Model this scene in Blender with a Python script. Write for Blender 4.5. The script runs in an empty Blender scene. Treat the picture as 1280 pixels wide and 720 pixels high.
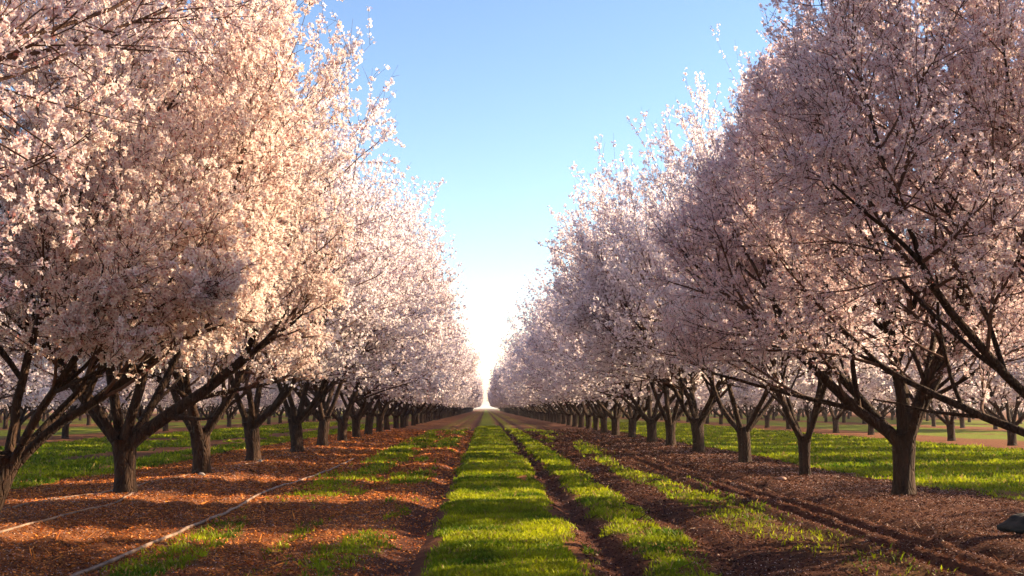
import bpy, math, random
import numpy as np
from mathutils import Vector

R = math.radians
C = bpy.context.scene.collection
rng = np.random.default_rng(7)
random.seed(7)

# ------------------------------------------------------------------ helpers
def new_mesh(name, verts, faces, smooth=False, col=None, mats=(), matidx=None, k=None):
    """verts (n,3); faces (m,k) int array or list of such arrays"""
    me = bpy.data.meshes.new(name)
    if not isinstance(faces, (list, tuple)):
        faces = [faces]
    faces = [f for f in faces if len(f)]
    nv = len(verts)
    me.vertices.add(nv)
    me.vertices.foreach_set('co', np.asarray(verts, dtype=np.float32).ravel())
    loops = np.concatenate([f.ravel() for f in faces]).astype(np.int32)
    tot = np.concatenate([np.full(len(f), f.shape[1], dtype=np.int32) for f in faces])
    start = np.concatenate([[0], np.cumsum(tot)[:-1]]).astype(np.int32)
    me.loops.add(len(loops))
    me.loops.foreach_set('vertex_index', loops)
    me.polygons.add(len(tot))
    me.polygons.foreach_set('loop_start', start)
    me.polygons.foreach_set('loop_total', tot)
    if smooth:
        me.polygons.foreach_set('use_smooth', np.ones(len(tot), dtype=bool))
    if matidx is not None:
        me.polygons.foreach_set('material_index', np.asarray(matidx, dtype=np.int32))
    me.update(calc_edges=True)
    if col is not None:
        a = me.color_attributes.new('col', 'FLOAT_COLOR', 'POINT')
        c4 = np.ones((nv, 4), dtype=np.float32); c4[:, :3] = col
        a.data.foreach_set('color', c4.ravel())
    for m in mats:
        me.materials.append(m)
    return me

def link(name, me, parent=None):
    o = bpy.data.objects.new(name, me)
    C.objects.link(o)
    if parent is not None:
        o.parent = parent
    return o

def tag(o, label=None, cat=None, group=None, kind=None):
    if label: o['label'] = label
    if cat: o['category'] = cat
    if group: o['group'] = group
    if kind: o['kind'] = kind
    return o

def hash2(ix, iy, seed):
    h = (ix.astype(np.int64) * 374761393 + iy.astype(np.int64) * 668265263 + seed * 974711) & 0xffffffff
    h = ((h ^ (h >> 13)) * 1274126177) & 0xffffffff
    h = h ^ (h >> 16)
    return (h & 0xffff) / 65535.0

def vnoise(x, y, s, seed):
    x = np.asarray(x, float) / s; y = np.asarray(y, float) / s
    ix = np.floor(x); iy = np.floor(y)
    fx = x - ix; fy = y - iy
    fx = fx * fx * (3 - 2 * fx); fy = fy * fy * (3 - 2 * fy)
    a = hash2(ix, iy, seed); b = hash2(ix + 1, iy, seed)
    c = hash2(ix, iy + 1, seed); d = hash2(ix + 1, iy + 1, seed)
    return (a * (1 - fx) + b * fx) * (1 - fy) + (c * (1 - fx) + d * fx) * fy

def fbm(x, y, s, seed, o=3):
    v = 0; a = 1; t = 0
    for i in range(o):
        v = v + a * vnoise(x, y, s / 2 ** i, seed + i * 17); t += a; a *= 0.55
    return v / t

def sstep(a, b, x):
    t = np.clip((x - a) / (b - a), 0, 1)
    return t * t * (3 - 2 * t)

# ------------------------------------------------------------------ materials
def mat(name):
    m = bpy.data.materials.new(name); m.use_nodes = True
    nt = m.node_tree; nt.nodes.clear()
    out = nt.nodes.new('ShaderNodeOutputMaterial')
    return m, nt, out

def N(nt, t, **kw):
    n = nt.nodes.new(t)
    for k, v in kw.items():
        if k in n.inputs: n.inputs[k].default_value = v
        else: setattr(n, k, v)
    return n

def leafy(name, transl, rough=0.7, gloss=0.05):
    """thin petals / blades: vertex colour, diffuse + translucent"""
    m, nt, out = mat(name)
    at = N(nt, 'ShaderNodeAttribute', attribute_name='col')
    hs = N(nt, 'ShaderNodeHueSaturation')
    oi = N(nt, 'ShaderNodeObjectInfo')
    mr = N(nt, 'ShaderNodeMapRange'); mr.inputs[3].default_value = 0.93; mr.inputs[4].default_value = 1.05
    nt.links.new(oi.outputs['Random'], mr.inputs[0]); nt.links.new(mr.outputs[0], hs.inputs['Value'])
    nt.links.new(at.outputs['Color'], hs.inputs['Color'])
    d = N(nt, 'ShaderNodeBsdfDiffuse'); t = N(nt, 'ShaderNodeBsdfTranslucent')
    nt.links.new(hs.outputs[0], d.inputs['Color']); nt.links.new(hs.outputs[0], t.inputs['Color'])
    mx = N(nt, 'ShaderNodeMixShader'); mx.inputs[0].default_value = transl
    nt.links.new(d.outputs[0], mx.inputs[1]); nt.links.new(t.outputs[0], mx.inputs[2])
    if gloss > 0:
        g = N(nt, 'ShaderNodeBsdfGlossy'); g.inputs['Roughness'].default_value = 0.5
        g.inputs['Color'].default_value = (1, 1, 1, 1)
        m2 = N(nt, 'ShaderNodeMixShader'); m2.inputs[0].default_value = gloss
        nt.links.new(mx.outputs[0], m2.inputs[1]); nt.links.new(g.outputs[0], m2.inputs[2])
        nt.links.new(m2.outputs[0], out.inputs[0])
    else:
        nt.links.new(mx.outputs[0], out.inputs[0])
    return m

M_petal = leafy('blossom_petals', 0.5, gloss=0.0)
M_grass = leafy('grass_blades', 0.45, gloss=0.008)
M_litter = leafy('leaf_litter', 0.15, gloss=0.02)

def bark_mat(name, c1, c2, scale, bump):
    m, nt, out = mat(name)
    tc = N(nt, 'ShaderNodeTexCoord')
    mp = N(nt, 'ShaderNodeMapping'); mp.inputs['Scale'].default_value = (scale, scale, scale * 0.28)
    nt.links.new(tc.outputs['Object'], mp.inputs[0])
    n1 = N(nt, 'ShaderNodeTexNoise'); n1.inputs['Scale'].default_value = 3; n1.inputs['Detail'].default_value = 8
    n1.inputs['Roughness'].default_value = 0.7
    v = N(nt, 'ShaderNodeTexVoronoi', feature='DISTANCE_TO_EDGE'); v.inputs['Scale'].default_value = 4
    nt.links.new(mp.outputs[0], n1.inputs['Vector']); nt.links.new(mp.outputs[0], v.inputs['Vector'])
    r = N(nt, 'ShaderNodeValToRGB')
    r.color_ramp.elements[0].position = 0.3; r.color_ramp.elements[0].color = (*c1, 1)
    r.color_ramp.elements[1].position = 0.75; r.color_ramp.elements[1].color = (*c2, 1)
    nt.links.new(n1.outputs[0], r.inputs[0])
    b = N(nt, 'ShaderNodeBump'); b.inputs['Strength'].default_value = bump; b.inputs['Distance'].default_value = 0.02
    ad = N(nt, 'ShaderNodeMath', operation='ADD')
    ml = N(nt, 'ShaderNodeMath', operation='MINIMUM'); ml.inputs[1].default_value = 0.15
    m3 = N(nt, 'ShaderNodeMath', operation='MULTIPLY'); m3.inputs[1].default_value = 4
    nt.links.new(v.outputs['Distance'], ml.inputs[0]); nt.links.new(ml.outputs[0], m3.inputs[0])
    nt.links.new(m3.outputs[0], ad.inputs[0]); nt.links.new(n1.outputs[0], ad.inputs[1])
    nt.links.new(ad.outputs[0], b.inputs['Height'])
    p = N(nt, 'ShaderNodeBsdfPrincipled'); p.inputs['Roughness'].default_value = 0.9
    p.inputs['Specular IOR Level'].default_value = 0.2
    nt.links.new(r.outputs[0], p.inputs['Base Color']); nt.links.new(b.outputs[0], p.inputs['Normal'])
    nt.links.new(p.outputs[0], out.inputs[0])
    return m

M_bark = bark_mat('almond_bark', (0.013, 0.008, 0.006), (0.075, 0.038, 0.022), 5, 1.3)
M_twig = bark_mat('twig_bark', (0.07, 0.036, 0.026), (0.15, 0.082, 0.058), 12, 0.3)

# ------------------------------------------------------------------ ground functions (used by ground, grass, litter, hoses)
ROW_L, ROW_R = -4.15, 4.65

def wob(y, seed, a=0.06):
    return (fbm(y * 1.0, y * 0 + seed * 3.3, 3.0, seed) - 0.5) * 2 * a

def band(x, a, b, s=0.1):
    return sstep(a - s, a + s, x) * (1 - sstep(b - s, b + s, x))

def grass_mask(x, y):
    x = np.asarray(x, float); y = np.asarray(y, float)
    e = (fbm(x, y, 0.55, 31, 4) - 0.5) * 0.34 + (fbm(x * 0, y, 4, 33) - .5) * .15
    xx = x + e
    p1 = fbm(x, y * 0.13, 0.42, 41, 4) + .10 * sstep(25, 80, y); p2 = fbm(x, y * 0.10, 0.45, 47, 4) + .10 * sstep(25, 80, y); p3 = fbm(x, y * 0.6, 2.2, 53, 4)
    g = band(xx, -0.36, 0.52, 0.09)
    g = np.maximum(g, band(xx, 0.45, 0.70, 0.08) * sstep(0.45, 0.55, p1))
    g = np.maximum(g, band(xx, 1.10, 1.50, 0.07))
    g = np.maximum(g, band(xx, 1.95, 2.75, 0.25) * sstep(0.50, 0.66, p2) * (.35 + .65 * sstep(10, 14, y)))
    g = np.maximum(g, band(xx, -1.40, -0.88, 0.10) * sstep(0.44, 0.62, p1))
    g = np.maximum(g, band(xx, -2.35, -1.6, 0.15) * sstep(0.38, 0.56, p2))
    side = sstep(.05, .2, np.abs(x - .2) - .9)
    g = g * (1 - side * .85 * (1 - sstep(.36, .56, fbm(x, y * .7, .2, 311, 3))))
    # neighbouring aisles
    g = np.maximum(g, band(xx, 5.75, 12.9, 0.2) * sstep(0.30, 0.42, p3))
    g = np.maximum(g, band(xx, -7.0, -5.95, 0.15) * sstep(0.33, 0.45, p1))
    g = np.maximum(g, band(xx, -12.4, -8.8, 0.25) * sstep(0.33, 0.43, p3))
    g = np.maximum(g, band(xx, -8.6, -7.0, 0.2) * sstep(0.55, 0.65, p3))
    for k in range(1, 8):
        g = np.maximum(g, band(x, 6.6 + 10.15 * k, 13.0 + 10.15 * k, .3) * sstep(0.3, .42, p3))
        g = np.maximum(g, band(x, -12.6 - 10 * k, -6.2 - 10 * k, .3) * sstep(0.3, .42, p3))
    return g

def ground_h(x, y):
    x = np.asarray(x, float); y = np.asarray(y, float)
    h = (fbm(x, y, 0.35, 61, 3) - 0.5) * 0.05 + (fbm(x, y, 2.6, 67, 2) - 0.5) * 0.06
    h = h - 0.075 * np.exp(-((x + 0.60 + wob(y, 3)) / 0.17) ** 2)
    h = h - 0.085 * np.exp(-((x - 0.89 + wob(y, 5)) / 0.13) ** 2)
    h = h - 0.05 * np.exp(-((x - 1.72 + wob(y, 6)) / 0.12) ** 2)
    h = h - 0.04 * np.exp(-((x + 1.55 + wob(y, 7)) / 0.13) ** 2)
    w = sstep(2.5, 2.8, x) * (1 - sstep(3.9, 4.2, x))
    h = h + w * 0.045 * (.3 + .9 * fbm(x * 3, y * .3, 1.0, 301, 2)) * np.sin((x + wob(y, 8) * 1.3 + .2 * np.sin(x * 4)) * 2 * math.pi / 0.42)
    w = sstep(-3.9, -3.6, x) * (1 - sstep(-2.9, -2.7, x))
    h = h + w * 0.018 * np.sin((x + wob(y, 9)) * 2 * math.pi / 0.42)
    h = h + 0.07 * np.exp(-((x - ROW_R) / 0.8) ** 2) + 0.07 * np.exp(-((x - ROW_L) / 0.8) ** 2)
    fade = 1 - sstep(60, 140, np.abs(y)) * 0.6
    return h * fade

# ------------------------------------------------------------------ ground sheet
def build_ground():
    xi = np.arange(-7, 7.001, 0.05)
    xo = 7 * np.exp(np.linspace(0, math.log(2600 / 7), 75))[1:]
    xo2 = []
    v = 7.0
    while v < 32: v += 0.22; xo2.append(v)
    xo = np.concatenate([xo2, 32 * np.exp(np.linspace(0, math.log(2600 / 32), 26))[1:]])
    xs = np.concatenate([-xo[::-1], xi, xo])
    ys = list(np.linspace(-300, 0, 14)[:-1]) + list(np.arange(0, 5, 0.4))
    v = 5.0
    while v < 420: ys.append(v); v += max(0.045, v * 0.0055)
    ys += list(420 * np.exp(np.linspace(0, math.log(4200 / 420), 20)))
    ys = np.array(ys)
    X, Y = np.meshgrid(xs, ys)
    Z = ground_h(X, Y)
    V = np.stack([X, Y, Z], -1).reshape(-1, 3)
    nx, ny = len(xs), len(ys)
    i = np.arange(nx - 1)[None, :] + np.arange(ny - 1)[:, None] * nx
    F = np.stack([i, i + 1, i + 1 + nx, i + nx], -1).reshape(-1, 4)
    g = grass_mask(V[:, 0], V[:, 1])
    damp = fbm(V[:, 0], V[:, 1], 1.2, 91, 3)
    rut_and_shade = np.exp(-((V[:, 0] + 0.6) / 0.25) ** 2) + np.exp(-((V[:, 0] - 0.89) / 0.2) ** 2) + 0.7 * np.exp(-((V[:, 0] - 1.75) / 0.25) ** 2)
    rut_and_shade = rut_and_shade + .75 * sstep(1.3, 1.9, V[:, 0]) * (1 - sstep(5.5, 6.2, V[:, 0]))  # right row: shade painted into an already darker soil tone, beside the ruts
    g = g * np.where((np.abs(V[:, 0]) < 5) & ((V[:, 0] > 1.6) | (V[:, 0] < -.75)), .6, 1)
    col = np.stack([g, damp, np.clip(rut_and_shade, 0, 1)], -1)
    m, nt, out = mat('orchard_ground')
    at = N(nt, 'ShaderNodeAttribute', attribute_name='col'); sp = N(nt, 'ShaderNodeSeparateColor')
    nt.links.new(at.outputs['Color'], sp.inputs[0])
    tc = N(nt, 'ShaderNodeTexCoord')
    n1 = N(nt, 'ShaderNodeTexNoise'); n1.inputs['Scale'].default_value = 9; n1.inputs['Detail'].default_value = 10; n1.inputs['Roughness'].default_value = 0.75
    n2 = N(nt, 'ShaderNodeTexNoise'); n2.inputs['Scale'].default_value = 0.7; n2.inputs['Detail'].default_value = 5
    vo = N(nt, 'ShaderNodeTexVoronoi'); vo.inputs['Scale'].default_value = 22
    for n in (n1, n2, vo): nt.links.new(tc.outputs['Object'], n.inputs['Vector'])
    rs = N(nt, 'ShaderNodeValToRGB')
    e = rs.color_ramp.elements; e[0].position = .3; e[0].color = (.05, .016, .009, 1); e[1].position = .72; e[1].color = (.17, .062, .03, 1)
    nt.links.new(n1.outputs[0], rs.inputs[0])
    rl = N(nt, 'ShaderNodeValToRGB')      # leaf flecks on the soil
    e = rl.color_ramp.elements; e[0].position = .0; e[0].color = (.08, .028, .013, 1); e[1].position = 1; e[1].color = (.34, .14, .05, 1)
    nt.links.new(vo.outputs['Color'], rl.inputs[0])
    mx = N(nt, 'ShaderNodeMix', data_type='RGBA'); mx.inputs[0].default_value = .55
    nt.links.new(rs.outputs[0], mx.inputs[6]); nt.links.new(rl.outputs[0], mx.inputs[7])
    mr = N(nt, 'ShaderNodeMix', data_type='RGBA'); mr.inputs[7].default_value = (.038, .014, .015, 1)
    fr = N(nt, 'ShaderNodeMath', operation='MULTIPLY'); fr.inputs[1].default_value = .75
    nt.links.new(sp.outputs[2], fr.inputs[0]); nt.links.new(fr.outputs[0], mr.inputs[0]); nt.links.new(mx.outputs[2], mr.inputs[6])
    rg = N(nt, 'ShaderNodeValToRGB')
    e = rg.color_ramp.elements; e[0].position = .3; e[0].color = (.06, .08, .006, 1); e[1].position = .7; e[1].color = (.20, .22, .012, 1)
    nt.links.new(n1.outputs[0], rg.inputs[0])
    mg = N(nt, 'ShaderNodeMix', data_type='RGBA')
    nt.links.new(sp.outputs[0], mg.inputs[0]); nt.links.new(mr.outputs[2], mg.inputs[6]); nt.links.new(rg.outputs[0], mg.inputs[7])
    b = N(nt, 'ShaderNodeBump'); b.inputs['Strength'].default_value = .8; b.inputs['Distance'].default_value = .04
    nt.links.new(n1.outputs[0], b.inputs['Height'])
    p = N(nt, 'ShaderNodeBsdfPrincipled'); p.inputs['Roughness'].default_value = .95; p.inputs['Specular IOR Level'].default_value = .1
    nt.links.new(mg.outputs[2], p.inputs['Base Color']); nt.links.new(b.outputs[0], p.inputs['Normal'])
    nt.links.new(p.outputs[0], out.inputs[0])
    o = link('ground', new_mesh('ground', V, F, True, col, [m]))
    tag(o, kind='structure')
build_ground()

# ------------------------------------------------------------------ scattered cover
def scatter(n, y0, y1, xl, xr, power=1.0):
    """more per square metre close to the camera, inside the picture's wedge"""
    u = rng.random(n)
    y = y0 * (y1 / y0) ** (u ** power)
    x = xl + (xr - xl) * rng.random(n)
    return x, y

def build_grass():
    P = []
    def add(n, y0, y1, xl, xr, wedge=True, thr=None):
        x, y = scatter(n, y0, y1, xl, xr)
        if wedge:
            k = (x > -0.42 * y - 1.5) & (x < 0.46 * y + 1.5); x, y = x[k], y[k]
        m = grass_mask(x, y)
        m = m * (0.35 + 1.1 * fbm(x, y, 0.25, 77, 2))
        m = m * np.where((np.abs(x) < 5) & (x > 1.6), .38, np.where((np.abs(x) < 5) & (x < -.75), .55, 1))
        k = rng.random(len(x)) < m
        P.append(np.stack([x[k], y[k]], -1))
    add(330000, 6.5, 70, -0.8, 1.0)
    add(150000, 6.5, 60, 0.85, 3.1)
    add(190000, 6.5, 60, -2.9, -0.6)
    add(230000, 12, 90, 5.3, 13.5)
    add(230000, 13, 90, -13, -5.4)
    p = np.concatenate(P); n = len(p)
    x, y = p[:, 0], p[:, 1]
    z = ground_h(x, y) - 0.004
    big = np.clip(y / 12, 0.85, 5)
    side = np.abs(x) > 5
    hgt = (0.015 + 0.036 * rng.random(n) ** 1.5) * (0.6 + 0.9 * fbm(x, y, 0.3, 79, 2)) * np.clip(y / 14, 1, 1.9)
    w = (0.0045 + 0.004 * rng.random(n)) * big
    a = rng.random(n) * 2 * math.pi
    lean = hgt * (0.2 + 0.9 * rng.random(n)); la = rng.random(n) * 2 * math.pi
    dx, dy = np.cos(a) * w, np.sin(a) * w
    b0 = np.stack([x - dx, y - dy, z], -1); b1 = np.stack([x + dx, y + dy, z], -1)
    lx, ly = np.cos(la) * lean, np.sin(la) * lean
    m0 = np.stack([x - dx * .8 + lx * .4, y - dy * .8 + ly * .4, z + hgt * .62], -1)
    m1 = np.stack([x + dx * .8 + lx * .4, y + dy * .8 + ly * .4, z + hgt * .62], -1)
    t = np.stack([x + lx, y + ly, z + hgt], -1)
    V = np.stack([b0, b1, m1, m0, t], 1).reshape(-1, 3)
    i = np.arange(n) * 5
    Q = np.stack([i, i + 1, i + 2, i + 3], -1); T = np.stack([i + 3, i + 2, i + 4], -1)
    f = fbm(x, y, 0.5, 83, 3)[:, None]; r = rng.random((n, 1))
    f = np.clip((f - .5) * 1.9 + .5, 0, 1)
    c = np.array([.065, .13, .005]) * (1 - f) + np.array([.37, .40, .010]) * f
    c = c * (0.7 + 0.6 * r)
    dry = (rng.random((n, 1)) < 0.06)
    c = np.where(dry, np.array([.34, .24, .08]), c)
    clump = sstep(.52, .66, fbm(x, y, .22, 211, 2))
    c = c * (1 - .35 * clump)[:, None]; hgt = hgt * (1 + .7 * clump)
    col = np.repeat(c, 5, 0)
    o = link('grass', new_mesh('grass', V, [Q, T], True, col, [M_grass]))
    tag(o, 'short green grass in long strips down the aisles of the orchard', 'grass', kind='stuff')
build_grass()

def quads(cx, n, size, flat=0.35, curl=0.25, asp=.45):
    """n small bent leaf shapes (diamond of four points + fold) at cx (n,3)"""
    nrm = rng.normal(size=(n, 3)) * flat; nrm[:, 2] = 1
    nrm /= np.linalg.norm(nrm, axis=1, keepdims=True)
    a = rng.normal(size=(n, 3)); a -= (a * nrm).sum(1, keepdims=True) * nrm
    a /= np.linalg.norm(a, axis=1, keepdims=True)
    b = np.cross(nrm, a)
    s = size[:, None]
    up = nrm * s * curl
    v0 = cx - a * s + up * .6; v2 = cx + a * s + up * .6 * rng.random((n, 1))
    v1 = cx - b * s * asp + a * s * .1; v3 = cx + b * s * asp + a * s * .1 + up * 0.8 * rng.random((n, 1))
    V = np.stack([v0, v1, v2, v3], 1).reshape(-1, 3)
    i = np.arange(n) * 4
    F = np.concatenate([np.stack([i, i + 1, i + 2], -1), np.stack([i, i + 2, i + 3], -1)])
    return V, F

def build_litter():
    X = []; Y = []
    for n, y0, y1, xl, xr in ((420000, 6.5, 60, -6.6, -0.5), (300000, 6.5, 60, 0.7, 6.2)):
        x, y = scatter(n, y0, y1, xl, xr)
        k = (x > -0.42 * y - 1.2) & (x < 0.46 * y + 1.2); x, y = x[k], y[k]
        m = (1 - 0.8 * grass_mask(x, y)) * (0.25 + 1.1 * fbm(x, y, .7, 101, 3))
        m = m * (1 - 0.55 * (np.exp(-((x + 0.6) / 0.25) ** 2) + np.exp(-((x - 0.89) / 0.2) ** 2)))
        k = rng.random(len(x)) < m
        X.append(x[k]); Y.append(y[k])
    x = np.concatenate(X); y = np.concatenate(Y); n = len(x)
    big = np.clip(y / 13, 0.9, 3.2)
    petal = rng.random(n) < 0.04 + 0.14 * sstep(.5, .65, fbm(x, y, .8, 131, 3)) + .22 * np.exp(-((x - ROW_R) / 1.0) ** 2) + .22 * np.exp(-((x - ROW_L) / 1.0) ** 2)
    size = np.where(petal, 0.008, 0.006 + 0.013 * rng.random(n) ** 2) * big
    z = ground_h(x, y) + 0.004 + size * .25 * rng.random(n)
    stick = rng.random(n) < .012
    size = np.where(stick, .05 + .07 * rng.random(n), size); petal &= ~stick
    asp = np.where(stick, .05, .35 + .3 * rng.random(n))[:, None]
    V, F = quads(np.stack([x, y, z + stick * .01], -1), n, size, 0.45, np.where(stick, .05, .45)[:, None], asp)
    pal = np.array([[.24, .085, .022], [.17, .055, .018], [.36, .15, .04], [.09, .028, .014], [.42, .2, .07], [.2, .065, .022]])
    pal = np.concatenate([pal, [[.10, .04, .03], [.3, .15, .08], [.06, .022, .016]]])
    c = pal[rng.integers(0, len(pal), n)] * (0.55 + 0.75 * rng.random((n, 1))) * np.where((x > 0)[:, None], np.array([[.42, .38, .46]]), np.array([[1.95, 1.6, 1.0]])) * (.7 + .6 * fbm(x, y, .5, 137, 2))[:, None]  # painted shade darkens right-hand litter; left-hand litter coloured golden as if sunlit
    c = np.where(petal[:, None], np.array([.50, .36, .33]), c)
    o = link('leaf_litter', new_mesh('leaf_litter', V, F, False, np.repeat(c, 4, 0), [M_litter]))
    tag(o, 'brown fallen leaves and pale petals strewn over the bare soil', 'leaf litter', kind='stuff')
build_litter()

# ------------------------------------------------------------------ tubes
def tubes(branches):
    """branches: list of (pts (n,3), rad (n,), sides). One vertex / face set for all."""
    VV = []; FF = []; off = 0
    groups = {}
    for p, r, s in branches:
        groups.setdefault((len(p), s), []).append((p, r))
    for (n, s), L in groups.items():
        P = np.stack([p for p, r in L]); Rr = np.stack([r for p, r in L])
        T = np.empty_like(P)
        T[:, 1:-1] = P[:, 2:] - P[:, :-2]; T[:, 0] = P[:, 1] - P[:, 0]; T[:, -1] = P[:, -1] - P[:, -2]
        T /= np.linalg.norm(T, axis=2, keepdims=True) + 1e-9
        mean = P[:, -1] - P[:, 0]; mean /= np.linalg.norm(mean, axis=1, keepdims=True) + 1e-9
        ref = np.where(np.abs(mean[:, 2:3]) < 0.8, np.array([[0, 0, 1.]]), np.array([[1., 0, 0]]))
        A = np.cross(T, ref[:, None, :]); A /= np.linalg.norm(A, axis=2, keepdims=True) + 1e-9
        B = np.cross(T, A)
        th = np.arange(s) * 2 * math.pi / s
        ring = A[:, :, None, :] * np.cos(th)[None, None, :, None] + B[:, :, None, :] * np.sin(th)[None, None, :, None]
        V = P[:, :, None, :] + ring * Rr[:, :, None, None]
        b = len(L)
        VV.append(V.reshape(-1, 3))
        i = np.arange(s); j = (i + 1) % s
        k = np.arange(n - 1) * s
        base = (np.arange(b) * n * s)[:, None, None] + k[None, :, None]
        F = np.stack([base + i, base + s + i, base + s + j, base + j], -1).reshape(-1, 4) + off
        FF.append(F); off += b * n * s
    return np.concatenate(VV), np.concatenate(FF)

def unit(v):
    return v / (np.linalg.norm(v) + 1e-9)

# ------------------------------------------------------------------ the almond tree
def env_r(z):
    return np.interp(z, [0.8, 1.2, 2.0, 3.0, 4.5, 5.8, 6.8, 7.5, 8.3], [1.7, 2.2, 2.6, 2.85, 3.0, 3.0, 2.55, 1.7, 0.2])

def deflect(g, d, ang, up):
    """directions d (n,3) turned by ang, with a pull up"""
    n = len(d)
    q = g.normal(size=(n, 3)); q -= (q * d).sum(1, keepdims=True) * d
    q /= np.linalg.norm(q, axis=1, keepdims=True) + 1e-9
    o = d * np.cos(ang)[:, None] + q * np.sin(ang)[:, None]
    o[:, 2] += up
    return o / np.linalg.norm(o, axis=1, keepdims=True)

def skeleton(seed, height=1.0, lean=(0, 0), scaff=None, slim=1.0, low=0.9, dens=1.0, fs=1.0, wide=1.0, thick=.78):
    g = np.random.default_rng(seed)
    ph = g.random(6) * 6.28
    def env(p):
        az = np.arctan2(p[..., 1], p[..., 0])
        ell = 1 - np.interp(p[..., 2], [2, 4.5, 6.5], [.52, .38, .24]) * np.sin(az) ** 2
        f = 1 + .09 * np.sin(az * 2 + ph[0]) + .08 * np.sin(az * 3 + ph[1]) + .07 * np.sin(az * 5 + ph[2] + p[..., 2])
        return env_r(p[..., 2] / height) * f * ell * np.interp(p[..., 2], [2.5, 5.5], [1, slim]) * wide
    trunk_h = 0.62 + g.uniform(-.05, .07)
    # trunk
    n = 9
    t = np.linspace(0, 1, n)
    bend = g.normal(size=2) * .04
    P = np.stack([bend[0] * t ** 2 + lean[0] * t, bend[1] * t ** 2 + lean[1] * t, -0.12 + (trunk_h + .12) * t], -1)
    rad = 0.128 * (.5 + .5 * thick) + 0.075 * np.exp(-t * 8) + 0.018 * t ** 3
    trunk = (P, rad, 14)
    top = P[-1]
    limbs = []      # per limb: list of tubes
    lvl2 = []       # (p, d, r) arrays of L2 starts
    ns = len(scaff) if scaff else int(g.choice([4, 5, 5]))
    az0 = g.random() * 6.28
    for i in range(ns):
        az = az0 + i * 2 * math.pi / ns + g.normal() * .22
        tilt = R(g.uniform(36, 56)) if i else R(g.uniform(18, 34))
        rm = 1.0
        if scaff: az, tilt, rm = R(scaff[i][0]), R(scaff[i][1]), scaff[i][2]
        d = np.array([math.sin(tilt) * math.cos(az), math.sin(tilt) * math.sin(az), math.cos(tilt)])
        p = top - np.array([0, 0, .10]) + d * np.array([.05, .05, 0])
        L = g.uniform(1.5, 2.1); r = g.uniform(.058, .074) * rm * thick
        K = []
        def run(p, d, L, r0, r1, steps, trop, wig):
            pts = [p]; q = p.copy(); dd = d.copy()
            for s in range(steps):
                dd = unit(dd + np.array([0, 0, trop]) + g.normal(size=3) * wig)
                q = q + dd * L / steps
                pts.append(q.copy())
            return np.array(pts), np.linspace(r0, r1, steps + 1), dd
        pts, rr, de = run(p, d, L, r * 1.1, r * .72, 9, .022, .065)
        rr[0] *= 1.25
        K.append((pts, rr, 9))
        # level 1
        starts = []
        for q in range(int(g.choice([2, 3]))):
            starts.append((pts[-1], de, g.uniform(14, 32), rr[-1] * .82))
        for q in range(3):
            k = int(g.integers(3, 8)); starts.append((pts[k], unit(pts[k + 1] - pts[k]), g.uniform(28, 50), rr[k] * .6))
        for (s0, sd, an, r1) in starts:
            dd = deflect(g, sd[None], np.array([R(an)]), 0.08 + .12 * g.random())[0]
            L1 = g.uniform(1.5, 2.4)
            pt, r_, d1 = run(s0, dd, L1, r1, r1 * .42, 9, .03, .07)
            out = np.hypot(pt[:, 0], pt[:, 1]) > env(pt) * .93
            if out.any():
                k = max(4, int(np.argmax(out))); pt = pt[:k + 1]; r_ = np.linspace(r_[0], max(.007, r_[0] * .25), k + 1)
                if len(pt) < 3: continue
            K.append((pt, r_, 6))
            m = len(pt)
            for q in range(int(round(6 * m / 10)) + 1):
                k = int(g.integers(2, m)); kk = min(k, m - 2)
                lvl2.append((pt[k], unit(pt[kk + 1] - pt[kk]), min(r_[k] * .75, .024), g.uniform(22, 50)))
            for q in range(2):
                lvl2.append((pt[-1], unit(pt[-1] - pt[-2]), r_[-1] * .8, g.uniform(8, 24)))
        for q in range(6):
            k = int(g.integers(4, 10)); lvl2.append((pts[k], unit(de * [1, 1, .35]), .018, g.uniform(20, 65)))
        limbs.append(K)
    # level 2, batched
    P2 = np.array([a[0] for a in lvl2]); D2 = np.array([a[1] for a in lvl2]); r2 = np.array([a[2] for a in lvl2]); A2 = np.radians([a[3] for a in lvl2])
    def batch(P0, D0, ang, up, L, steps, trop, wig, r0, r1, over=1.0):
        n = len(P0)
        d = deflect(g, D0, ang, up)
        if low:
            d[:, 2] -= low * .55 * np.clip((3.6 - P0[:, 2]) / 1.6, 0, 1); d /= np.linalg.norm(d, axis=1, keepdims=True)
        L = L.copy()
        # shorten the ones that leave the crown
        for f in (1, .7, .45):
            tip = P0 + d * (L * 1.0)[:, None]
            bad = (np.hypot(tip[:, 0], tip[:, 1]) > env(tip) * over) | (tip[:, 2] > 8.0 * height * over)
            L = np.where(bad, L * .66, L)
        if over > 1:      # some shoots run on past the crown's outline
            L = L * (1 + .75 * (g.random(n) < .16) * g.random(n) * (P0[:, 2] > 3))
        tip = P0 + d * L[:, None]
        over = over + (.22 * g.random(n) ** 2 if over > 1 else 0)
        ok = ~((np.hypot(tip[:, 0], tip[:, 1]) > env(tip) * (over + .06)) & (np.hypot(P0[:, 0], P0[:, 1]) > env(P0) * .98))
        ok &= tip[:, 2] > 1.4 - .5 * low + .3 * g.random(len(tip))
        P0, d, L = P0[ok], d[ok], L[ok]; r0 = r0[ok]; r1 = r1[ok] if np.ndim(r1) else r1
        n = len(P0)
        pts = np.empty((n, steps + 1, 3)); pts[:, 0] = P0
        for s in range(steps):
            d = d + np.array([0, 0, trop]) + g.normal(size=(n, 3)) * wig
            d /= np.linalg.norm(d, axis=1, keepdims=True)
            pts[:, s + 1] = pts[:, s] + d * (L / steps)[:, None]
        t = np.linspace(0, 1, steps + 1)
        rad = r0[:, None] * (1 - t) + (r0 * .38)[:, None] * t
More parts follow.
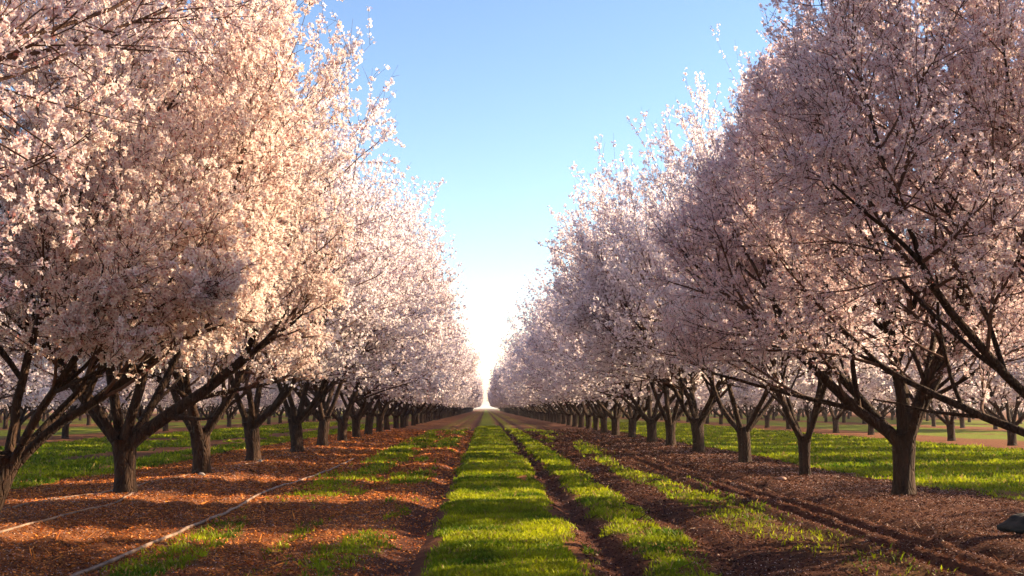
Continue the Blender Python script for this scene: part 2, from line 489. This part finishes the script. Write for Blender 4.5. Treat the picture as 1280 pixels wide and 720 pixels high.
        return pts, rad, L
    pts2, rad2, L2 = batch(P2, D2, A2, .10, g.uniform(1.0, 1.9, len(P2)), 6, .04, .08, r2, .4, .98)
    # level 3: long straight shoots
    def children(pts, rad, L, per, lo, hi, amin, amax):
        S = []; D = []; Rr = []; A = []
        n, m, _ = pts.shape
        for k in range(per):
            t = g.uniform(lo, hi, n) * (m - 1)
            i = np.minimum(t.astype(int), m - 2); f = (t - i)[:, None]
            a = pts[np.arange(n), i]; b = pts[np.arange(n), i + 1]
            S.append(a * (1 - f) + b * f); dd = b - a
            D.append(dd / (np.linalg.norm(dd, axis=1, keepdims=True) + 1e-9))
            Rr.append(rad[np.arange(n), i] * .6); A.append(np.radians(g.uniform(amin, amax, n)))
        return np.concatenate(S), np.concatenate(D), np.concatenate(Rr), np.concatenate(A)
    S, D, Rr, A = children(pts2, rad2, L2, 7, .12, 1.0, 22, 62)
    St, Dt, Rt, At = children(pts2, rad2, L2, 2, .98, 1.0, 4, 20)
    S, D, Rr, A = np.concatenate([S, St]), np.concatenate([D, Dt]), np.concatenate([Rr, Rt]), np.concatenate([A, At])
    hi = np.clip((S[:, 2] - 3) / 4, 0, 1)
    Ls = g.uniform(.35, .85, len(S)) + hi * g.uniform(0, .65, len(S))
    pts3, rad3, L3 = batch(S, D, A, .12, Ls, 4, .045, .05, np.clip(Rr, .004, .008), .4, 1.04)
    # level 4: spurs
    S, D, Rr, A = children(pts3, rad3, L3, 3, .1, .9, 25, 60)
    pts4, rad4, L4 = batch(S, D, A, .05, g.uniform(.12, .38, len(S)), 2, .02, .05, np.full(len(S), .0035), .4, 1.07)
    return dict(trunk=trunk, limbs=limbs, b2=(pts2, rad2, L2), b3=(pts3, rad3, L3), b4=(pts4, rad4, L4), g=g, dens=dens, fs=fs)

def sample(g, pts, L, per_m, lo):
    n, m, _ = pts.shape
    cnt = g.poisson(L * (1 - lo) * per_m)
    idx = np.repeat(np.arange(n), cnt)
    t = (lo + (1 - lo) * g.random(len(idx))) * (m - 1)
    i = np.minimum(t.astype(int), m - 2); f = (t - i)[:, None]
    return pts[idx, i] * (1 - f) + pts[idx, i + 1] * f

def blossoms(sk, lod):
    """positions, then little flowers round every twig"""
    g = sk['g']
    dens = {0: 11.5, 1: 10.0, 2: 10, 3: 3.2}[lod] * sk['dens']
    old = [sample(g, np.stack([k[0][-6:]]), np.array([.9]), dens * .9, .0) for K in sk['limbs'] for k in K[1:] if len(k[0]) >= 7]
    P = np.concatenate(old + [sample(g, sk['b3'][0], sk['b3'][2], dens * 1.2, .05), sample(g, sk['b4'][0], sk['b4'][2], dens * 1.25, .1),
                        sample(g, sk['b2'][0], sk['b2'][2], dens * .8, .3)])
    # clumping: keep more where a slow 3-D wave is high
    q = np.sin(P[:, 0] * 5.1 + 1.3 * np.sin(P[:, 2] * 3.7)) * np.sin(P[:, 1] * 4.7 + 1.1 * np.sin(P[:, 0] * 3.1)) * np.sin(P[:, 2] * 4.3 + P[:, 1])
    keep = g.random(len(P)) < 0.80 + 0.35 * q
    P = P[keep]; n = len(P)
    if lod <= 1:      # flowers sit in tight bunches
        rep_ = g.integers(2, 6, n); P = np.repeat(P, rep_, 0); n = len(P)
    off = g.normal(size=(n, 3)); off /= np.linalg.norm(off, axis=1, keepdims=True)
    P = P + off * (g.uniform(.012, .050, n) * {0: 1, 1: 1, 2: 1.2, 3: 2}[lod])[:, None]
    nrm = off + g.normal(size=(n, 3)) * .45; nrm[:, 2] += .1
    nrm /= np.linalg.norm(nrm, axis=1, keepdims=True)
    a = g.normal(size=(n, 3)); a -= (a * nrm).sum(1, keepdims=True) * nrm; a /= np.linalg.norm(a, axis=1, keepdims=True)
    b = np.cross(nrm, a)
    s = g.uniform(.014, .023, n) * {0: 1.08, 1: 1.15, 2: 1.95, 3: 3.7}[lod] * sk['fs']
    tint = g.random((n, 1))
    c_a, c_b = (([.955, .93, .86], [.94, .87, .82]) if sk['fs'] > 1.05 else ([.95, .905, .905], [.915, .825, .86]))
    white = np.array(c_a) * (1 - tint) + np.array(c_b) * tint
    bud = g.random((n, 1)) < .10
    white = np.where(bud, np.array([.46, .20, .20]), white)
    s = np.where(bud[:, 0], s * .55, s)
    if lod == 0:
        V = np.empty((n, 16, 3)); V[:, 0] = P - nrm * (s * .15)[:, None]
        for k in range(5):
            th = k * 2 * math.pi / 5
            for j, (dt, rr, up) in enumerate(((-.50, .72, .16), (0, 1.0, .34), (.50, .72, .16))):
                V[:, 1 + k * 3 + j] = P + (a * math.cos(th + dt) + b * math.sin(th + dt)) * (s * rr)[:, None] + nrm * (s * up)[:, None]
        i = (np.arange(n) * 16)[:, None]
        F = np.concatenate([np.concatenate([i, i + 1 + k * 3, i + 2 + k * 3, i + 3 + k * 3], 1) for k in range(5)])
        col = np.repeat(white[:, None, :], 16, 1)
        col[:, 0] = np.array([.58, .26, .22])
    else:
        # a folded rosette of two quads sharing an edge
        V = np.empty((n, 6, 3))
        for k, (x_, y_, z_) in enumerate(((-1, -.75, .35), (-1, .75, .3), (0, .95, -.1), (0, -.95, -.1), (1, .7, .35), (1, -.7, .3))):
            V[:, k] = P + (a * x_ + b * y_ + nrm * z_) * s[:, None] * .9
        i = (np.arange(n) * 6)[:, None]
        F = np.concatenate([np.concatenate([i, i + 3, i + 2, i + 1], 1), np.concatenate([i + 3, i + 5, i + 4, i + 2], 1)])
        mixc = {1: .07, 2: .14, 3: .20}[lod]
        white = white * (1 - mixc) + np.array([.30, .12, .15]) * mixc
        col = np.repeat(white[:, None, :], 6, 1)
    return V.reshape(-1, 3), F, col.reshape(-1, 3)

def flat_tubes(b, s):
    return [(p, r, s) for p, r in zip(b[0], b[1])]

def gnarl(V, amt, sc, seed):
    """lumpy bark: push the tube's points about"""
    w = np.sin(V[:, 0] * sc + seed) * np.sin(V[:, 1] * sc * 1.1 + seed * 2) * np.sin(V[:, 2] * sc * .8 + seed * 3)
    w2 = np.sin(V[:, 2] * sc * .5 + seed * 5) * .5
    V = V.copy(); V[:, 0] += (w + .4 * w2) * amt; V[:, 1] += (np.roll(w, 3) * .7 + w2 * .3) * amt
    return V

def tree_meshes(seed, lod, **kw):
    if lod <= 1: kw.setdefault('low', .45)
    sk = skeleton(seed, **kw)
    out = {}
    tV, tF = tubes([sk['trunk']])
    # fluted base and a knuckle at the crotch
    az = np.arctan2(tV[:, 1], tV[:, 0]); zf = np.exp(-np.clip(tV[:, 2] + .1, 0, 9) * 6)
    sc = 1 + .16 * zf * np.sin(az * 4 + seed) + .05 * np.sin(az * 3 + tV[:, 2] * 4 + seed)
    tV[:, 0] *= sc; tV[:, 1] *= sc
    s = 14
    cap = np.arange(s) + len(tV) - s
    tV = np.concatenate([tV, [tV[cap].mean(0) + np.array([0, 0, .045])]])
    capF = np.stack([cap, np.roll(cap, -1), np.full(s, len(tV) - 1)], -1)
    if lod <= 1:
        out['trunk'] = new_mesh('trunk', gnarl(tV, .008, 17, seed), [tF, capF], True, None, [M_bark])
        out['limb'] = []
        for K in sk['limbs']:
            V, F = tubes(K)
            out['limb'].append(new_mesh('limb', gnarl(V, .008, 15, seed), F, True, None, [M_bark]))
        V, F = tubes(flat_tubes(sk['b2'], 5) + flat_tubes(sk['b3'], 3) + flat_tubes(sk['b4'], 3))
        out['twigs'] = new_mesh('twigs', V, F, True, None, [M_twig])
        V, F, col = blossoms(sk, lod)
        out['crown'] = new_mesh('crown', V, F, False, col, [M_petal])
    else:
        br = [k if lod == 2 else (k[0][::2], k[1][::2], 4) for K in sk['limbs'] for k in K]
        V, F = tubes(br)
        out['trunk'] = new_mesh('trunk', np.concatenate([tV, V]), [tF, F + len(tV), capF], True, None, [M_bark])
        if lod == 2:
            tw = flat_tubes(sk['b2'], 3) + flat_tubes((sk['b3'][0], sk['b3'][1] * 1.3), 3)
        else:
            tw = [(p[::2], r[::2] * 1.5, 3) for p, r in zip(sk['b2'][0], sk['b2'][1])] + [(p[::4], r[::4] * 2.4, 3) for p, r in zip(sk['b3'][0][::2], sk['b3'][1][::2])]
        V, F = tubes(tw)
        V2, F2, col = blossoms(sk, lod)
        mi = np.concatenate([np.ones(len(F), int), np.zeros(len(F2), int)])
        cc = np.concatenate([np.zeros((len(V), 3)), col])
        out['crown'] = new_mesh('crown', np.concatenate([V, V2]), np.concatenate([F, F2 + len(V)]), False, cc, [M_petal, M_twig], mi)
    out['lod'] = lod
    out['sk'] = sk if lod == 3 else None
    return out

def make_tree(meshes, name='almond_tree'):
    root = bpy.data.objects.new(name, None); C.objects.link(root)
    root.empty_display_size = .3
    t = link('trunk', meshes['trunk'], root)
    for l in meshes.get('limb', []): link('limb', l, t)
    c = link('crown', meshes['crown'], root)
    if 'twigs' in meshes: link('twigs', meshes['twigs'], c)
    return root

def copy_tree(root):
    r = root.copy(); C.objects.link(r)
    for ch in list(root.children):
        c = ch.copy(); C.objects.link(c); c.parent = r
        for g in list(ch.children):
            d = g.copy(); C.objects.link(d); d.parent = c
    return r

protos = {}
def place(lod, variant, x, y, rz, sc, label, group, own=None, sx=1):
    key = (lod, variant)
    if own:
        o = make_tree(tree_meshes(own[0], lod, **own[1])); rz = 0
    elif key not in protos:
        protos[key] = make_tree(tree_meshes(100 + variant * 13 + lod * 1000, lod)); o = protos[key]
    else:
        o = copy_tree(protos[key])
    o.location = (x, y, float(ground_h(x, y)))
    o.rotation_euler = (0, 0, 0 if own else (rz - 3.14) * .06 + (math.pi if int(rz * 100) % 2 else 0))
    mir = 1 if own or int(rz * 1000) % 2 else -1
    o.scale = (sc * sx, sc * mir, sc)
    tag(o, label, 'tree', group)
    return o

ORD = ['', 'first', 'second', 'third', 'fourth', 'fifth', 'sixth', 'seventh', 'eighth', 'ninth', 'tenth', 'eleventh', 'twelfth',
       'thirteenth', 'fourteenth', 'fifteenth', 'sixteenth', 'seventeenth', 'eighteenth', 'nineteenth', 'twentieth']
def ordinal(n):
    if n <= 20: return ORD[n]
    tens = {2: 'twenty', 3: 'thirty', 4: 'forty'}[n // 10]
    return (tens + '-' + ORD[n % 10]) if n % 10 else {3: 'thirtieth', 4: 'fortieth', 2: 'twentieth'}[n // 10]

tr = random.Random(11)
def lod_for(y):
    return 0 if y < 17 else 1 if y < 34 else 2 if y < 120 else 3

VISIBLE_L = [1.9, 6.3, 10.7, 15.0, 19.2, 23.5, 28.1, 32.5, 37.2]
VISIBLE_R = [1.1, 5.5, 9.85, 14.3, 18.8, 23.3, 27.6, 32.0, 36.5]
SPEC = {
    ('left', 2): dict(sc=.98, own=(501, dict(lean=(.24, 0), low=.45, dens=1.05, fs=1.2, thick=.60, scaff=[(10, 47, 1.05), (-35, 40, .9), (60, 44, 1), (170, 42, 1), (-120, 45, 1), (100, 15, .9)]))),
    ('left', 3): dict(sc=.98, own=(502, dict(low=.35, dens=1.1, fs=1.1, wide=.78, thick=.9, scaff=[(178, 50, 1.0), (-8, 54, 1.25), (140, 20, .95), (-60, 26, 1.1), (60, 38, 1), (-150, 34, .9)]))),
    ('right', 2): dict(sc=.97, own=(503, dict(slim=.72, thick=.55, dens=1.4, fs=.88, scaff=[(185, 40, 1.2), (150, 52, 1.0), (-60, 36, 1), (10, 44, 1.1), (90, 18, .9)]))),
    ('right', 3): dict(sc=.97, own=(504, dict(low=.15, slim=.46, dens=1.5, fs=.86, thick=.85, scaff=[(180, 50, 1.05), (150, 40, .9), (60, 5, 1.45), (-5, 25, 1.1), (-75, 40, .9), (60, 42, .9)]))),
}
def main_row(X, ys, side):
    ys = list(ys)
    while ys[-1] < 408: ys.append(ys[-1] + 4.45 + tr.uniform(-.12, .12))
    hint = 'the row beside the drip hoses' if side == 'left' else 'the row by the wheel ruts'
    count = 0
    for i, y in enumerate(ys):
        lod = lod_for(y)
        nv = {0: 3, 1: 4, 2: 5, 3: 4}[lod]
        x = X + tr.uniform(-.08, .08) * (1 if y > 12 else 0)
        sc = tr.uniform(.93, 1.06)
        if y > 12 and i % 7 == 5: sc *= .93
        rz = tr.uniform(0, 6.28)
        var = tr.randrange(nv)
        spec = SPEC.get((side, i), {})
        sc *= (1.06 if i == 4 else 1.17 if 4 < i < 12 else 1.10) if side == 'left' else .95 if i < 5 else 1.07 if y < 60 else 1.12
        sc = spec.get('sc', sc); rz = spec.get('rz', rz); var = spec.get('var', var)
        visible = y > 14
        if not visible:
            lab = ['blossoming almond tree beside the camera in ', 'almond tree showing only its overhanging crown, in ',
                   'almond tree whose limbs lean into the edge of the picture, in '][min(i, 2)] + hint
            if i == 2 and side == 'right': lab = 'almond tree behind the dark stone, its limbs entering at the picture edge'
            if i == 2 and side == 'left': lab = 'almond tree with the largest bright blossoms and a trunk leaning in at the edge'
        else:
            count += 1
            if count == 1 and side == 'left': lab = 'largest whole trunk in the row beside the pale drip hoses, hose passing its foot'
            elif count == 1: lab = 'largest whole dark trunk forking in three in the row on the wheel-rutted side'
            elif count <= 40: lab = f'{ordinal(count)} whole almond tree from the camera in {hint}'
            else: lab = f'tiny almond tree merging into the far end of {hint}'
        place(lod, var, X if spec else x, y, rz, sc, lab, 'blossoming almond trees lining the aisle', spec.get('own'), 1 if side == 'left' or spec else (.74 if y < 22 else .93 if y < 35 else 1.04 if y < 60 else 1.12))
main_row(ROW_L, VISIBLE_L, 'left')
main_row(ROW_R, VISIBLE_R, 'right')

def back_row(X, y0, y1, lod0, hint, start_label, group):
    y = y0; k = 0
    while y < y1:
        k += 1
        lod = max(lod0, 2 if y > 30 else 1); lod = 3 if y > 105 else lod
        place(lod, tr.randrange(4), X + tr.uniform(-.1, .1), y, tr.uniform(0, 6.28), tr.uniform(.92, 1.05) * (.84 if y < 30 else 1),
              f'{ordinal(k)} almond tree from the near end of {hint}', group)
        y += 4.45 + tr.uniform(-.12, .12)
back_row(14.8, 9.4, 135, 2, 'the row behind the wheel-rutted side', '', 'almond trees in the row behind')
back_row(-14.0, 34.6, 128, 2, 'the row behind the one with hoses', '', 'almond trees in the row behind')
back_row(25.0, 58, 128, 2, 'the third row past the rutted side', '', 'almond trees in the third row')
back_row(-24.0, 56, 126, 2, 'the third row past the hoses', '', 'almond trees in the third row')

# the rest of the orchard, far off: one mass
def far_orchard():
    src = [tree_meshes(900 + i, 3) for i in range(3)]
    data = []
    for s in src:
        d = []
        for me in (s['trunk'], s['crown']):
            nv = len(me.vertices); co = np.empty(nv * 3, np.float32); me.vertices.foreach_get('co', co)
            npoly = len(me.polygons); st = np.empty(npoly, np.int32); me.polygons.foreach_get('loop_total', st)
            vi = np.empty(len(me.loops), np.int32); me.loops.foreach_get('vertex_index', vi)
            mi = np.empty(npoly, np.int32); me.polygons.foreach_get('material_index', mi)
            if me == s['trunk']:
                k4 = st == 4; start = np.concatenate([[0], np.cumsum(st)[:-1]])
                F = np.stack([vi[start[k4] + j] for j in range(4)], -1); mi = np.full(len(F), 2); col = np.zeros((nv, 3))
            else:
                F = vi.reshape(-1, 4); c = np.empty(nv * 4, np.float32); me.color_attributes['col'].data.foreach_get('color', c); col = c.reshape(-1, 4)[:, :3]
            d.append((co.reshape(-1, 3), F, mi, col))
        data.append(d)
    VV = []; FF = []; MM = []; CC = []; off = 0
    spots = [(X, y) for X, a, b in ((14.8, 138, 300), (-14, 131, 300), (25, 131, 260), (-24, 129, 260), (35.2, 84, 230), (-34, 82, 230), (45.4, 110, 230), (-44, 108, 230), (56, 135, 230), (-54, 133, 230)) for y in np.arange(a, b, 4.45)]
    for X, y in spots:
        d = data[tr.randrange(3)]; th = tr.uniform(0, 6.28); sc = tr.uniform(.92, 1.06)
        c, s = math.cos(th) * sc, math.sin(th) * sc
        for V, F, mi, col in d:
            W = np.stack([V[:, 0] * c - V[:, 1] * s + X, V[:, 0] * s + V[:, 1] * c + y, V[:, 2] * sc], -1)
            VV.append(W); FF.append(F + off); MM.append(mi); CC.append(col); off += len(V)
    o = link('distant_orchard', new_mesh('distant_orchard', np.concatenate(VV), np.concatenate(FF), False, np.concatenate(CC), [M_petal, M_twig, M_bark], np.concatenate(MM)))
    tag(o, 'far rows of pink blossoming orchard trees seen between the nearer trunks', 'orchard', kind='stuff')
far_orchard()

# ------------------------------------------------------------------ hoses
def hose_mat():
    m, nt, out = mat('weathered_hose')
    tc = N(nt, 'ShaderNodeTexCoord'); n = N(nt, 'ShaderNodeTexNoise'); n.inputs['Scale'].default_value = 6; n.inputs['Detail'].default_value = 6
    nt.links.new(tc.outputs['Object'], n.inputs['Vector'])
    r = N(nt, 'ShaderNodeValToRGB'); e = r.color_ramp.elements
    e[0].position = .35; e[0].color = (.08, .045, .03, 1); e[1].position = .65; e[1].color = (.27, .175, .12, 1)
    nt.links.new(n.outputs[0], r.inputs[0])
    p = N(nt, 'ShaderNodeBsdfPrincipled'); p.inputs['Roughness'].default_value = .55
    nt.links.new(r.outputs[0], p.inputs['Base Color']); nt.links.new(p.outputs[0], out.inputs[0])
    return m
M_hose = hose_mat()
def hose(pts, rad, label):
    pts = np.array(pts, float)
    y = np.concatenate([np.arange(pts[0, 1], min(40, pts[-1, 1]), .15), np.arange(40, pts[-1, 1], .8)])
    x = np.interp(y, pts[:, 1], pts[:, 0]) + (fbm(y, y * 0, 2.2, int(pts[0, 0] * 10) + 200) - .5) * .05
    # a light smoothing of the corners
    for _ in range(6): x[1:-1] = (x[:-2] + x[1:-1] * 2 + x[2:]) / 4
    z = ground_h(x, y)
    for _ in range(3): z[1:-1] = np.maximum(z[1:-1], (z[:-2] + z[2:]) / 2)
    z += rad * (.75 + .9 * (fbm(y, y * 0, 1.1, 219) - .5))
    P = np.stack([x, y, z], -1)
    V, F = tubes([(P, np.full(len(P), rad), 8)])
    o = link('drip_hose', new_mesh('drip_hose', V, F, True, None, [M_hose]))
    tag(o, label, 'hose', 'irrigation hoses on the soil')
hose([(-2.50, 3.5), (-2.48, 8), (-2.50, 12.2), (-2.66, 15.4), (-2.66, 17.5), (-2.55, 21), (-2.6, 26)], .015, 'long pale straight hose crossing the bare soil well away from the trunks')
hose([(-3.6, 7), (-3.72, 11.5), (-3.77, 13.2), (-3.92, 14.5), (-4.0, 14.75)], .011, 'short pale hose ending at the foot of the big trunk')
hose([(-4.8, 8), (-4.60, 12.4), (-4.47, 14.7), (-4.28, 18.3), (-4.42, 20.5), (-4.0, 23.0), (-4.4, 27), (-4.4, 60)], .010, 'thin pale hose weaving along the line of trunks on the grass side')

# ------------------------------------------------------------------ stones
def stone_mat(name, c1, c2):
    m, nt, out = mat(name)
    tc = N(nt, 'ShaderNodeTexCoord'); n = N(nt, 'ShaderNodeTexNoise'); n.inputs['Scale'].default_value = 14; n.inputs['Detail'].default_value = 8
    nt.links.new(tc.outputs['Object'], n.inputs['Vector'])
    r = N(nt, 'ShaderNodeValToRGB'); e = r.color_ramp.elements; e[0].position = .35; e[0].color = (*c1, 1); e[1].position = .7; e[1].color = (*c2, 1)
    nt.links.new(n.outputs[0], r.inputs[0])
    b = N(nt, 'ShaderNodeBump'); b.inputs['Strength'].default_value = .6; b.inputs['Distance'].default_value = .02; nt.links.new(n.outputs[0], b.inputs['Height'])
    p = N(nt, 'ShaderNodeBsdfPrincipled'); p.inputs['Roughness'].default_value = .85
    nt.links.new(r.outputs[0], p.inputs['Base Color']); nt.links.new(b.outputs[0], p.inputs['Normal']); nt.links.new(p.outputs[0], out.inputs[0])
    return m
def stone(x, y, sx, sy, sz, m, label, seed, rz=0, group=None):
    n, k = 20, 12
    g = np.random.default_rng(seed); ph = g.random(6) * 6.28
    V = []
    for j in range(1, k):
        for i in range(n):
            t = math.pi * j / k; a = 2 * math.pi * i / n
            v = np.array([math.sin(t) * math.cos(a), math.sin(t) * math.sin(a), math.cos(t)])
            f = 1 + .13 * math.sin(3 * v[0] + ph[0]) * math.sin(4 * v[1] + ph[1]) + .1 * math.sin(5 * v[2] + ph[2] + 3 * v[0]) + .04 * math.sin(9 * v[1] + ph[3])
            V.append(v * f)
    V.append([0, 0, 1]); V.append([0, 0, -1])
    V = np.array(V) * [sx, sy, sz]
    F = np.array([[j * n + i, (j + 1) * n + i, (j + 1) * n + (i + 1) % n, j * n + (i + 1) % n] for j in range(k - 2) for i in range(n)])
    T = np.array([[len(V) - 2, i, (i + 1) % n] for i in range(n)] + [[len(V) - 1, (k - 2) * n + (i + 1) % n, (k - 2) * n + i] for i in range(n)])
    o = link('stone', new_mesh('stone', V, [F, T], True, None, [m]))
    o.location = (x, y, float(ground_h(x, y)) + sz * .35); o.rotation_euler = (0, 0, rz)
    tag(o, label, 'stone', group)
M_pale = stone_mat('pale_stone', (.14, .11, .1), (.33, .28, .25))
M_dark = stone_mat('dark_stone', (.004, .005, .005), (.016, .019, .019))
stone(4.42, 10.2, .34, .2, .10, M_dark, 'low dark stone lying on the soil at the picture edge', 3, .2)
stone(-4.10, 18.76, .05, .04, .035, M_pale, 'small pale stone against the foot of the second whole trunk by the hoses', 4)
stone(-4.02, 23.12, .04, .04, .03, M_pale, 'tiny pale stone at the foot of the third whole trunk by the hoses', 5)
stone(4.05, 17.6, .07, .05, .035, stone_mat('clay_clod', (.2, .1, .07), (.4, .24, .18)), 'small reddish clod on the soil before the second trunk on the rutted side', 6)

# ------------------------------------------------------------------ light
SUN_EL, SUN_AZ = 24.0, 75.0        # azimuth clockwise from the view direction (+Y): to the right, a little ahead
el, az = R(SUN_EL), R(SUN_AZ)
to_sun = Vector((math.cos(el) * math.sin(az), math.cos(el) * math.cos(az), math.sin(el)))
ld = bpy.data.lights.new('sun', 'SUN'); ld.energy = 5.0; ld.angle = R(0.5); ld.color = (1.0, .76, .48)
lo = bpy.data.objects.new('sun', ld); C.objects.link(lo)
lo.rotation_euler = to_sun.to_track_quat('Z', 'Y').to_euler()
w = bpy.data.worlds.new('World'); bpy.context.scene.world = w; w.use_nodes = True
nt = w.node_tree; nt.nodes.clear()
sky = nt.nodes.new('ShaderNodeTexSky'); sky.sky_type = 'NISHITA'; sky.sun_disc = False
sky.sun_elevation = el; sky.sun_rotation = az
sky.air_density = 1.0; sky.dust_density = .2; sky.ozone_density = 1.3; sky.altitude = 100
bg = nt.nodes.new('ShaderNodeBackground'); bg.inputs['Strength'].default_value = .079
ow = nt.nodes.new('ShaderNodeOutputWorld')
sv = nt.nodes.new('ShaderNodeVectorMath'); sv.operation = 'SCALE'; sv.inputs[3].default_value = .16
gm = nt.nodes.new('ShaderNodeGamma'); gm.inputs[1].default_value = 1.22
s2 = nt.nodes.new('ShaderNodeVectorMath'); s2.operation = 'MULTIPLY'; s2.inputs[1].default_value = (6.3, 6.0, 6.15)
nt.links.new(sky.outputs[0], sv.inputs[0]); nt.links.new(sv.outputs[0], gm.inputs[0]); nt.links.new(gm.outputs[0], s2.inputs[0])
nt.links.new(s2.outputs[0], bg.inputs[0]); nt.links.new(bg.outputs[0], ow.inputs[0])

# ------------------------------------------------------------------ air
def haze():
    V = np.array([(x, y, z) for z in (-1.5, 9.5) for y in (-420, 4400) for x in (-2800, 2800)], float)
    F = np.array([[0, 2, 3, 1], [4, 5, 7, 6], [0, 1, 5, 4], [2, 6, 7, 3], [0, 4, 6, 2], [1, 3, 7, 5]])
    m, nt, out = mat('morning_haze')
    v = N(nt, 'ShaderNodeVolumePrincipled'); v.inputs['Color'].default_value = (.95, .90, .95, 1)
    v.inputs['Density'].default_value = HAZE; v.inputs['Anisotropy'].default_value = .2
    nt.links.new(v.outputs[0], out.inputs['Volume'])
    o = link('haze', new_mesh('haze', V, F, False, None, [m])); tag(o, kind='stuff', label='thin pale haze filling the far end of the orchard aisle', cat='haze')
HAZE = 0.0004
if HAZE: haze()

# ------------------------------------------------------------------ camera
cd = bpy.data.cameras.new('camera'); cam = bpy.data.objects.new('camera', cd); C.objects.link(cam)
cd.sensor_width = 36; cd.lens = 36 * 1600 / 1280
cd.clip_end = 6000
cam.location = (0, 0, 1.03)
cam.rotation_euler = (R(90 + 5.36), 0, R(-1.18))
sc = bpy.context.scene
sc.camera = cam
sc.view_settings.view_transform = 'Standard'; sc.view_settings.look = 'None'
sc.view_settings.exposure = 1.82; sc.view_settings.gamma = 1
sc.render.engine = 'CYCLES'
sc.cycles.max_bounces = 8; sc.cycles.diffuse_bounces = 6; sc.cycles.transmission_bounces = 6
sc.cycles.use_denoising = True
